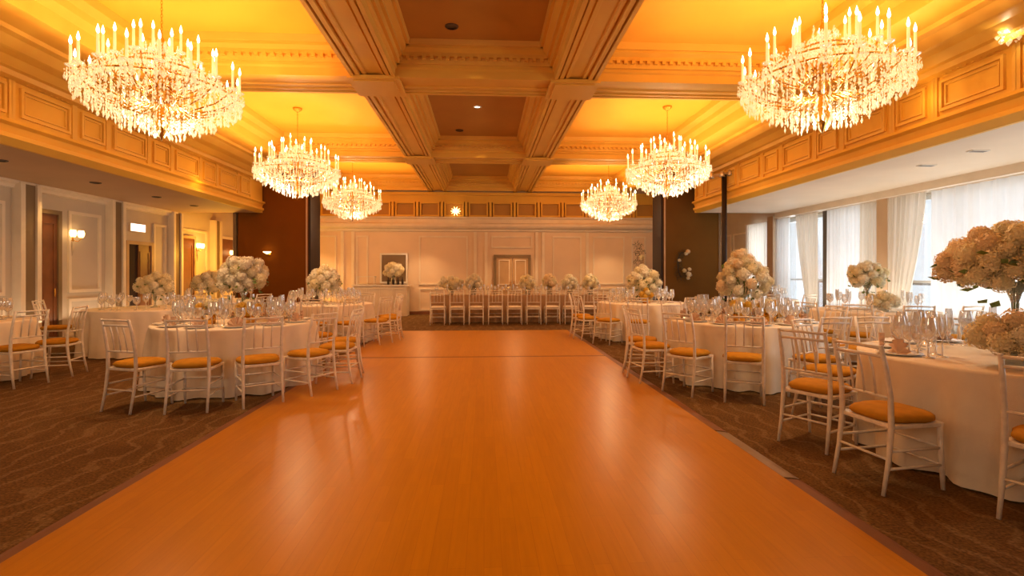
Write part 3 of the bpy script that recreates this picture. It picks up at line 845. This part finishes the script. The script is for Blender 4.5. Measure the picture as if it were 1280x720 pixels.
for k in range(46):
    x = -1.35+k*.104
    if any(abs(x-bx) < br and k % 3 > 0 for bx, br in ((-.95, .32), (-.30, .22), (1.28, .25), (1.92, .2), (2.52, .22), (3.12, .25))): continue
    me, nm, lb = ((WINE, 'wine_glass', 'tall clear stemmed wine glass'), (FLU, 'champagne_flute', 'slender clear champagne flute'))[k % 2]
    tag(put(nm, me, None, (x, 14.62+.12*(k % 3), T), sc=1.1), lb+' on the long head table', 'glass', nm.replace('_', ' ')+'s on the head table')
for (x, zc, rx, rz, mats, lb, s) in ((-.95, 1.02, .30, .17, ['white', 'cream', 'white'], 'wide white and green arrangement at the left end of the head table', 21), (-.30, 1.05, .20, .19, ['white'], 'white bouquet second from the left on the head table', 22),
                                 (1.28, 1.02, .19, .18, ['white', 'cream'], 'white bouquet third from the left on the head table', 23), (1.92, 1.06, .15, .18, ['tan', 'cream'], 'tan bouquet between white ones on the head table', 24),
                                 (2.52, 1.02, .18, .20, ['white'], 'white bouquet fifth from the left on the head table', 25), (3.12, 1.02, .19, .20, ['white', 'white', 'cream'], 'white bouquet at the right end of the head table', 26)):
    arrangement(x, 14.95, T, zc+.07, rx*1.1, rz*1.1, 18, .09, mats, lb, vase='cube', seed=s, group='head table bouquets')

# far left corner bar with mirror, flowers and bottles
bar = thing('sideboard', 'white panelled sideboard against the far wall on the left', 'sideboard', (-3.35, 17.05, 0))
MB().box(-.85, .85, -.30, .30, .0, .97).build('cabinet_body', M['walltrim'], bar)
MB().box(-.90, .90, -.34, .34, .97, 1.02).build('top', M['plate'], bar)
for k in range(4):
    MB().frame('y', -.30, -.02, -.80+k*.41, -.80+k*.41+.37, .1, .9, .03).build('door', M['walltrim'], bar)
mir = thing('wall_mirror', 'white framed square mirror on the far wall above the sideboard', 'mirror', (-3.03, 17.46, 1.05))
MB().frame('y', 0, -.05, -.46, .46, 0, 1.02, .06).build('frame', M['plate'], mir)
MB().box(-.40, .40, -.02, .0, .06, .96).build('mirror_glass', M['pilaster'], mir)
arrangement(-2.98, 17.06, 1.022, 1.46, .26, .26, 16, .12, ['cream', 'white', 'cream'], 'green and cream flowers on the sideboard before the mirror', vase='cube', seed=31)
BOT = lathe_mesh('bottle', [(.0, 0), (.04, 0), (.042, .01), (.042, .15), (.015, .20), (.014, .27), (0, .27)], M['partedge'], 10)
for k, x in enumerate((-3.12, -2.96, -2.80, -2.66)):
    tag(put('bottle', BOT, None, (x, 16.9, 1.021), sc=.9), 'dark bottle on the sideboard, %s from the left' % ordinal(k), 'bottle', 'bottles on the sideboard')
rk = thing('glass_rack', 'low clear rack beside the mirror on the sideboard', 'rack', (-3.85, 17.0, 1.021))
for x in (-.28, .28):
    for y in (-.12, .12):
        MB().tube([(x, y, 0), (x, y, .26)], .012, 6).build('post', M['plate'], rk)
MB().box(-.30, .30, -.14, .14, .25, .27).build('shelf', M['plate'], rk)

# tall dark floral stand near the right end of the far wall
fs_ = thing('floral_stand', 'tall narrow stand of dark foliage before the far wall on the right', 'flowers', (5.2, 16.9, 0))
MB().lathe([(.16, 0), (.15, .03), (.02, .05), (.018, 1.3), (.06, 1.42), (.02, 1.44)], 12).build('stand', M['black'], fs_, True)
for z, s in ((1.55, .16), (1.80, .17), (2.10, .20), (2.34, .17)):
    put('foliage', DLEAF, fs_, (R.uniform(-.05, .05), 0, z), (0, 0, z*3), (s, s, s*.9))
for z, m_ in ((1.62, 'white'), (1.93, 'cream'), (1.5, 'cream')):
    put('bloom', BL[m_][0], fs_, (.05, -.1, z), sc=.09)
# crescent of flowers hung on the olive partition
cg = thing('wall_garland', 'crescent of dark leaves and pale orchids hung on the olive partition', 'flowers', (5.42, 13.68, 1.52))
MB().tube([(.13*math.cos(a)-.02, .0, .10+.34*math.sin(a)) for a in [PI*.45+i*PI*.13 for i in range(9)]], .012, 6).build('hoop', M['black'], cg)
for i in range(7):
    a = PI*.45+i*PI*.16
    put('foliage', DLEAF, cg, (.14*math.cos(a), -.02, .10+.34*math.sin(a)), (0, 0, i), .085+.012*i)
for (x, z, s, m_) in ((.10, .46, .06, 'tan'), (.04, .40, .05, 'white'), (-.14, .22, .045, 'white'), (.12, -.16, .075, 'white'), (.0, -.06, .06, 'cream'), (.14, -.02, .05, 'white'), (.10, -.26, .05, 'white')):
    put('bloom', BL[m_][1], cg, (x, -.09, z), sc=s)

# lighting stand by the right balcony edge
ls = thing('lighting_stand', 'thin black pole stand with a crossbar of lamps before the right balcony', 'stand', (5.45, 11.35, 0))
MB().tube([(0, 0, 0), (0, 0, 3.62)], .055, 10).build('pole', M['partedge'], ls, True)
MB().lathe([(.30, 0), (.29, .02), (.06, .03), (.05, .10)], 16).build('base', M['black'], ls)
MB().tube([(-.62, 0, 3.55), (.14, 0, 3.66)], .035, 8).build('crossbar', M['steel'], ls)
for x, z in ((-.55, 3.50), (-.30, 3.535), (-.06, 3.57), (.12, 3.60)):
    MB().lathe([(0, .10), (.035, .10), (.045, .04), (.065, -.03), (.06, -.03)], 10, (x, -.02, z+.03)).build('lamp_head', M['steel'], ls, True)

# ------------------------------------------------------------------ curtains
def curtain(name, edges, z0, z1, mat, label, x=XR-.14, folds=8, amp=.05, n=70, seed=0):
    """edges(u)->(ya,yb) with u=0 top .. 1 bottom"""
    rr = random.Random(seed); ph = rr.random()*6
    rows = 14; vs = []; fs = []
    for q in range(rows+1):
        u = q/rows; ya, yb = edges(u); z = z1+(z0-z1)*u
        for k in range(n+1):
            s = k/n
            w = math.sin(2*PI*folds*s+ph)*amp*(.6+.4*u)+.3*amp*math.sin(2*PI*folds*2.3*s+1)
            vs.append((x+w, ya+(yb-ya)*s, z))
    for q in range(rows):
        for k in range(n): fs.append((q*(n+1)+k, q*(n+1)+k+1, (q+1)*(n+1)+k+1, (q+1)*(n+1)+k))
    o = thing(name, label, 'curtain', (0, 0, 0), group='window curtains')
    MB().add(vs, fs).build('fabric', mat, o, True)
    ya, yb = edges(0)
    MB().tube([(x, min(ya, yb)-.02, z1+.01), (x, max(ya, yb)+.02, z1+.01)], .014, 6).build('curtain_rail', M['walltrim'], o)
    return o
tie = lambda a, b, c, d: (lambda u: (a+(c-a)*min(1, u*1.25)**1.4, b+(d-b)*min(1, u*1.25)**1.4))
ZT = 2.845
curtain('curtain', lambda u: (5.6, 8.72), .03, ZT, M['sheer'], 'wide white sheer curtain nearest on the right behind the huge peach flowers', folds=14, seed=1, n=120)
curtain('curtain', tie(8.74, 9.55, 9.22, 9.55), .03, ZT, M['drape'], 'cream drape swept aside next to the tan pilaster, right of it', folds=6, seed=2, x=XR-.20)
curtain('curtain', lambda u: (9.98, 10.42), .03, ZT, M['drape'], 'cream drape just left of the tan pilaster between the windows', folds=5, seed=3)
curtain('curtain', lambda u: (10.47, 11.48), .03, ZT, M['sheer'], 'white sheer curtain right of the dark window post', folds=9, seed=4)
curtain('curtain', tie(11.80, 12.65, 11.80, 12.2), .03, ZT, M['drape'], 'cream drape swept aside left of the dark window post', folds=6, seed=5)
curtain('curtain', lambda u: (12.95, 13.52), .03, ZT, M['sheer'], 'narrow white sheer curtain at the left end of the windows', folds=6, seed=6)
curtain('curtain', lambda u: (13.9, 15.2), .03, ZT, M['drape'], 'closed beige curtain over the last window, farthest back on the right', folds=11, seed=7)

# ------------------------------------------------------------------ wall lights, sign, downlights
def sconce(y, z, label):
    t = thing('wall_sconce', label, 'wall lamp', (XL+.005, y, z), group='sconces on the left wall')
    MB().lathe([(0, -.09), (.05, -.07), (.06, 0), (.04, .07), (0, .08)], 12).build('back_plate', M['brass'], t, True).scale = (.3, 1, 1)
    for s in (-1, 1):
        MB().tube([(.01, 0, -.05), (.10, s*.06, -.08), (.13, s*.10, -.03), (.13, s*.10, .01)], .008, 6).build('arm', M['brass'], t, True)
        MB().lathe([(.035, 0), (.055, .04), (.06, .09), (.045, .14)], 12, (.13, s*.10, .0)).build('lamp_shade', M['lamp'], t, True)
    MB().tube([(.03, 0, -.08), (.06, 0, -.22), (.03, 0, -.38)], [.02, .03, .004], 8).build('drop', M['mauve'], t, True)
    return t
sconce(10.62, 2.10, 'lit sconce beside the tall brown door on the left wall')
sconce(15.05, 2.10, 'lit sconce on the gold lit stretch of the left wall')
sconce(16.95, 1.98, 'lit sconce over the brown picture near the far left corner')
pic = thing('framed_panel', 'brown picture in a pale frame at the far end of the left wall', 'picture', (XL, 16.75, 1.0))
MB().frame('x', 0, .05, -.50, .50, 0, 1.55, .08).build('frame', M['walltrim'], pic)
MB().box(0, .02, -.42, .42, .08, 1.47).build('canvas', M['doorwood'], pic)
ex = thing('exit_sign', 'small lit white sign above the dark doorway on the left wall', 'sign', (XL, 12.55, 2.36))
MB().box(0, .05, -.27, .27, 0, .20).build('housing', M['walltrim'], ex)
MB().box(.05, .056, -.25, .25, .015, .185).build('lit_face', M['signlit'], ex)
# small lit sconce on the left partition and the far wall
def spot_sconce(x, y, z, label, ax):
    t = thing('wall_sconce', label, 'wall lamp', (x, y, z))
    MB().box(-.06, .06, -.02, 0, -.05, .05).build('back_plate', M['brass'], t)
    MB().lathe([(.02, -.03), (.10, .02), (.10, .035), (.0, .03)], 14, (0, -.10, 0)).build('lamp_shade', M['lamp'], t, True)
    return t
spot_sconce(-5.75, 14.03, 1.93, 'small dim lamp on the dark reddish partition', 0)
st = thing('wall_sconce', 'bright starry lamp high on the far wall band of panels', 'wall lamp', (-.95, 17.36, 3.42))
MB().tube([(0, 0, -.12), (0, -.06, .02)], .015, 6).build('bracket', M['brass'], st)
mb = MB()
for k in range(10):
    a = k*PI/5
    mb.tube([(0, -.08, .06), (.17*math.cos(a), -.08+.05*math.sin(a*3), .06+.15*math.sin(a))], [.03, .006], 6)
mb.build('lamp_shade', M['lamp'], st)
st2 = thing('wall_sconce', 'cream cluster lamp on the balcony front at the right picture edge', 'wall lamp', (5.58, 5.02, 3.86))
MB().tube([(.02, 0, -.05), (-.10, 0, 0)], .015, 6).build('bracket', M['brass'], st2)
mb = MB()
for k in range(26):
    zz = 1-2*(k+.5)/26; q = math.sqrt(1-zz*zz); a = k*2.4
    mb.octa((-.12+.09*q*math.cos(a), .12*q*math.sin(a), .02+.10*zz), .028, .034)
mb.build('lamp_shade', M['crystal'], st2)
def downlight(x, y, z, lit, label, group):
    t = thing('recessed_downlight', label, 'ceiling light', (x, y, z), group=group)
    MB().lathe([(.055, 0), (.09, 0), (.085, -.012), (.06, -.014)], 18).build('trim_ring', M['metal'] if not lit else M['plate'], t, True)
    MB().lathe([(0, -.003), (.058, -.003)], 18).build('lens', M['downlit'] if lit else M['metal'], t)
    return t
downlight(-.42, 6.7, ZC-.02, False, 'unlit round downlight in the nearest centre coffer', 'centre coffer downlights')
downlight(-.13, 9.9, ZC-.02, True, 'lit round downlight in the middle centre coffer', 'centre coffer downlights')
downlight(-.55, 11.55, ZC-.02, False, 'unlit round downlight at the back of the middle centre coffer', 'centre coffer downlights')
downlight(-.2, 14.6, ZC-.02, True, 'lit round downlight in the farthest centre coffer', 'centre coffer downlights')
for k, (x, y) in enumerate(((-6.9, 7.7), (-6.9, 9.5), (-6.9, 11.2), (-6.9, 12.6))):
    downlight(x, y, 3.0, False, 'unlit downlight in the left balcony underside, %s from the front' % ordinal(k), 'left soffit downlights')
for k, (x, y) in enumerate(((6.5, 6.4), (6.6, 7.3))):
    v = thing('ceiling_vent', 'slot vent in the right balcony underside, %s from the front' % ('first', 'second')[k], 'vent', (x, y, 3.0), group='right soffit vents')
    MB().box(-.12, .12, -.05, .05, -.012, 0).build('frame', M['plate'], v)
    MB().box(-.10, .10, -.03, .03, -.014, -.012).build('grille', M['metal'], v)

# ------------------------------------------------------------------ lights
def area(name, loc, rot, sx, sy, power, col, spread=PI):
    l = bpy.data.lights.new(name, 'AREA'); l.shape = 'RECTANGLE'; l.size = sx; l.size_y = sy; l.energy = power; l.color = col; l.spread = spread
    o = bpy.data.objects.new(name, l); COL.objects.link(o); o.location = loc; o.rotation_euler = rot
    return o
def point(name, loc, power, col, rad=.1):
    l = bpy.data.lights.new(name, 'POINT'); l.energy = power; l.color = col; l.shadow_soft_size = rad
    o = bpy.data.objects.new(name, l); COL.objects.link(o); o.location = loc
    return o
def spot(name, loc, power, col, angle, blend=.6, rot=(0, 0, 0), rad=.1):
    l = bpy.data.lights.new(name, 'SPOT'); l.energy = power; l.color = col; l.spot_size = angle; l.spot_blend = blend; l.shadow_soft_size = rad
    o = bpy.data.objects.new(name, l); COL.objects.link(o); o.location = loc; o.rotation_euler = rot
    return o
AMBER = (1, .475, .12)
WARM = (1, .76, .48)
for (x, y, _l) in chs:
    area('coffer_fill', (x, y, 3.98), (PI, 0, 0), 2.8, 3.4, 46, AMBER)  # added area light without a fixture, brightens the coffer ceiling
    point('chandelier_glow', (x, y, 3.0), 150, WARM, .12)
    point('chandelier_glow', (x, y, 3.78), 28, (1, .62, .2), .05)
# narrow recessed spots over the dance floor
for y in (2.0, 4.5, 7.0, 9.6, 12.0):
    spot('dance_floor_spot', (-.1, y, 4.4), 130, (1, .60, .22), math.radians(85), 1.0, rad=.15)
# wall washers
point('sconce_glow', (5.40, 5.02, 3.88), 3, (1, .8, .5), .03)
for y in (9.9, 14.9):
    spot('wall_washer', (XL+.35, y, 2.9), 40, (1, .60, .2), math.radians(110), .8, (0, math.radians(-12), 0))
spot('wall_washer', (XL+.6, 15.2, .3), 110, (1, .55, .10), math.radians(120), .8, (PI, math.radians(25), 0))
for x in (-5.4, -2.0, 1.0, 4.2):
    spot('wall_washer', (x, 16.8, 2.75), 130, (1, .62, .3), math.radians(130), .9, (math.radians(-18), 0, 0))
# daylight at the windows
for a, b in bays:
    area('window_daylight', (XR+.9, (a+b)/2, 1.7), (0, math.radians(90), 0), 2.4, b-a, 100, (.86, .93, 1.0))
# added fill lights without fixtures, low in both aisles, brighten the balcony undersides
area('soffit_fill', (7.45, 7.6, .62), (PI, 0, 0), .5, 9, 75, (1, .93, .80))
area('soffit_fill', (-7.95, 9.0, .5), (PI, math.radians(-6), 0), .3, 9, 16, (1, .78, .52))
area('soffit_fill', (-6.9, 4.4, .5), (PI, 0, 0), .6, 2.5, 9, (1, .76, .48))
# amber glow at the far end of the left aisle, and small glows on the balcony fronts
point('amber_glow', (-7.3, 14.9, 1.9), 60, (1, .50, .06), .1)
point('amber_glow', (-7.2, 16.9, 1.0), 25, (1, .50, .08), .1)
point('amber_glow', (-5.6, 17.1, .9), 25, (1, .52, .10), .1)
point('amber_glow', (-5.66, 10.8, 3.22), 3, (1, .55, .10), .04)
point('amber_glow', (-5.66, 5.8, 3.30), 3, (1, .60, .16), .04)
point('amber_glow', (5.36, 6.1, 3.55), 2, (1, .60, .16), .04)
# soft warm fill light behind the camera
area('rear_room_light', (-3.5, -2.6, 2.9), (math.radians(68), 0, 0), 5, 1.2, 90, (1, .78, .55))

w = bpy.data.worlds.new('World'); scene.world = w; w.use_nodes = True
bg = w.node_tree.nodes['Background']
bg.inputs[0].default_value = (.88, .95, 1, 1); bg.inputs[1].default_value = 1.2

# ------------------------------------------------------------------ camera
cam = bpy.data.cameras.new('camera'); co = bpy.data.objects.new('camera', cam); COL.objects.link(co)
cam.sensor_width = 36; cam.lens = 18.0; cam.shift_y = -18/1280
cam.clip_start = .05
co.location = (0, 0, 1.38); co.rotation_euler = (PI/2, 0, -math.radians(3.13))
scene.camera = co
scene.view_settings.view_transform = 'Standard'
scene.view_settings.look = 'None'
scene.view_settings.exposure = .20
scene.view_settings.gamma = .92
scene.cycles.max_bounces = 6
scene.cycles.transparent_max_bounces = 16
scene.cycles.sample_clamp_indirect = 4
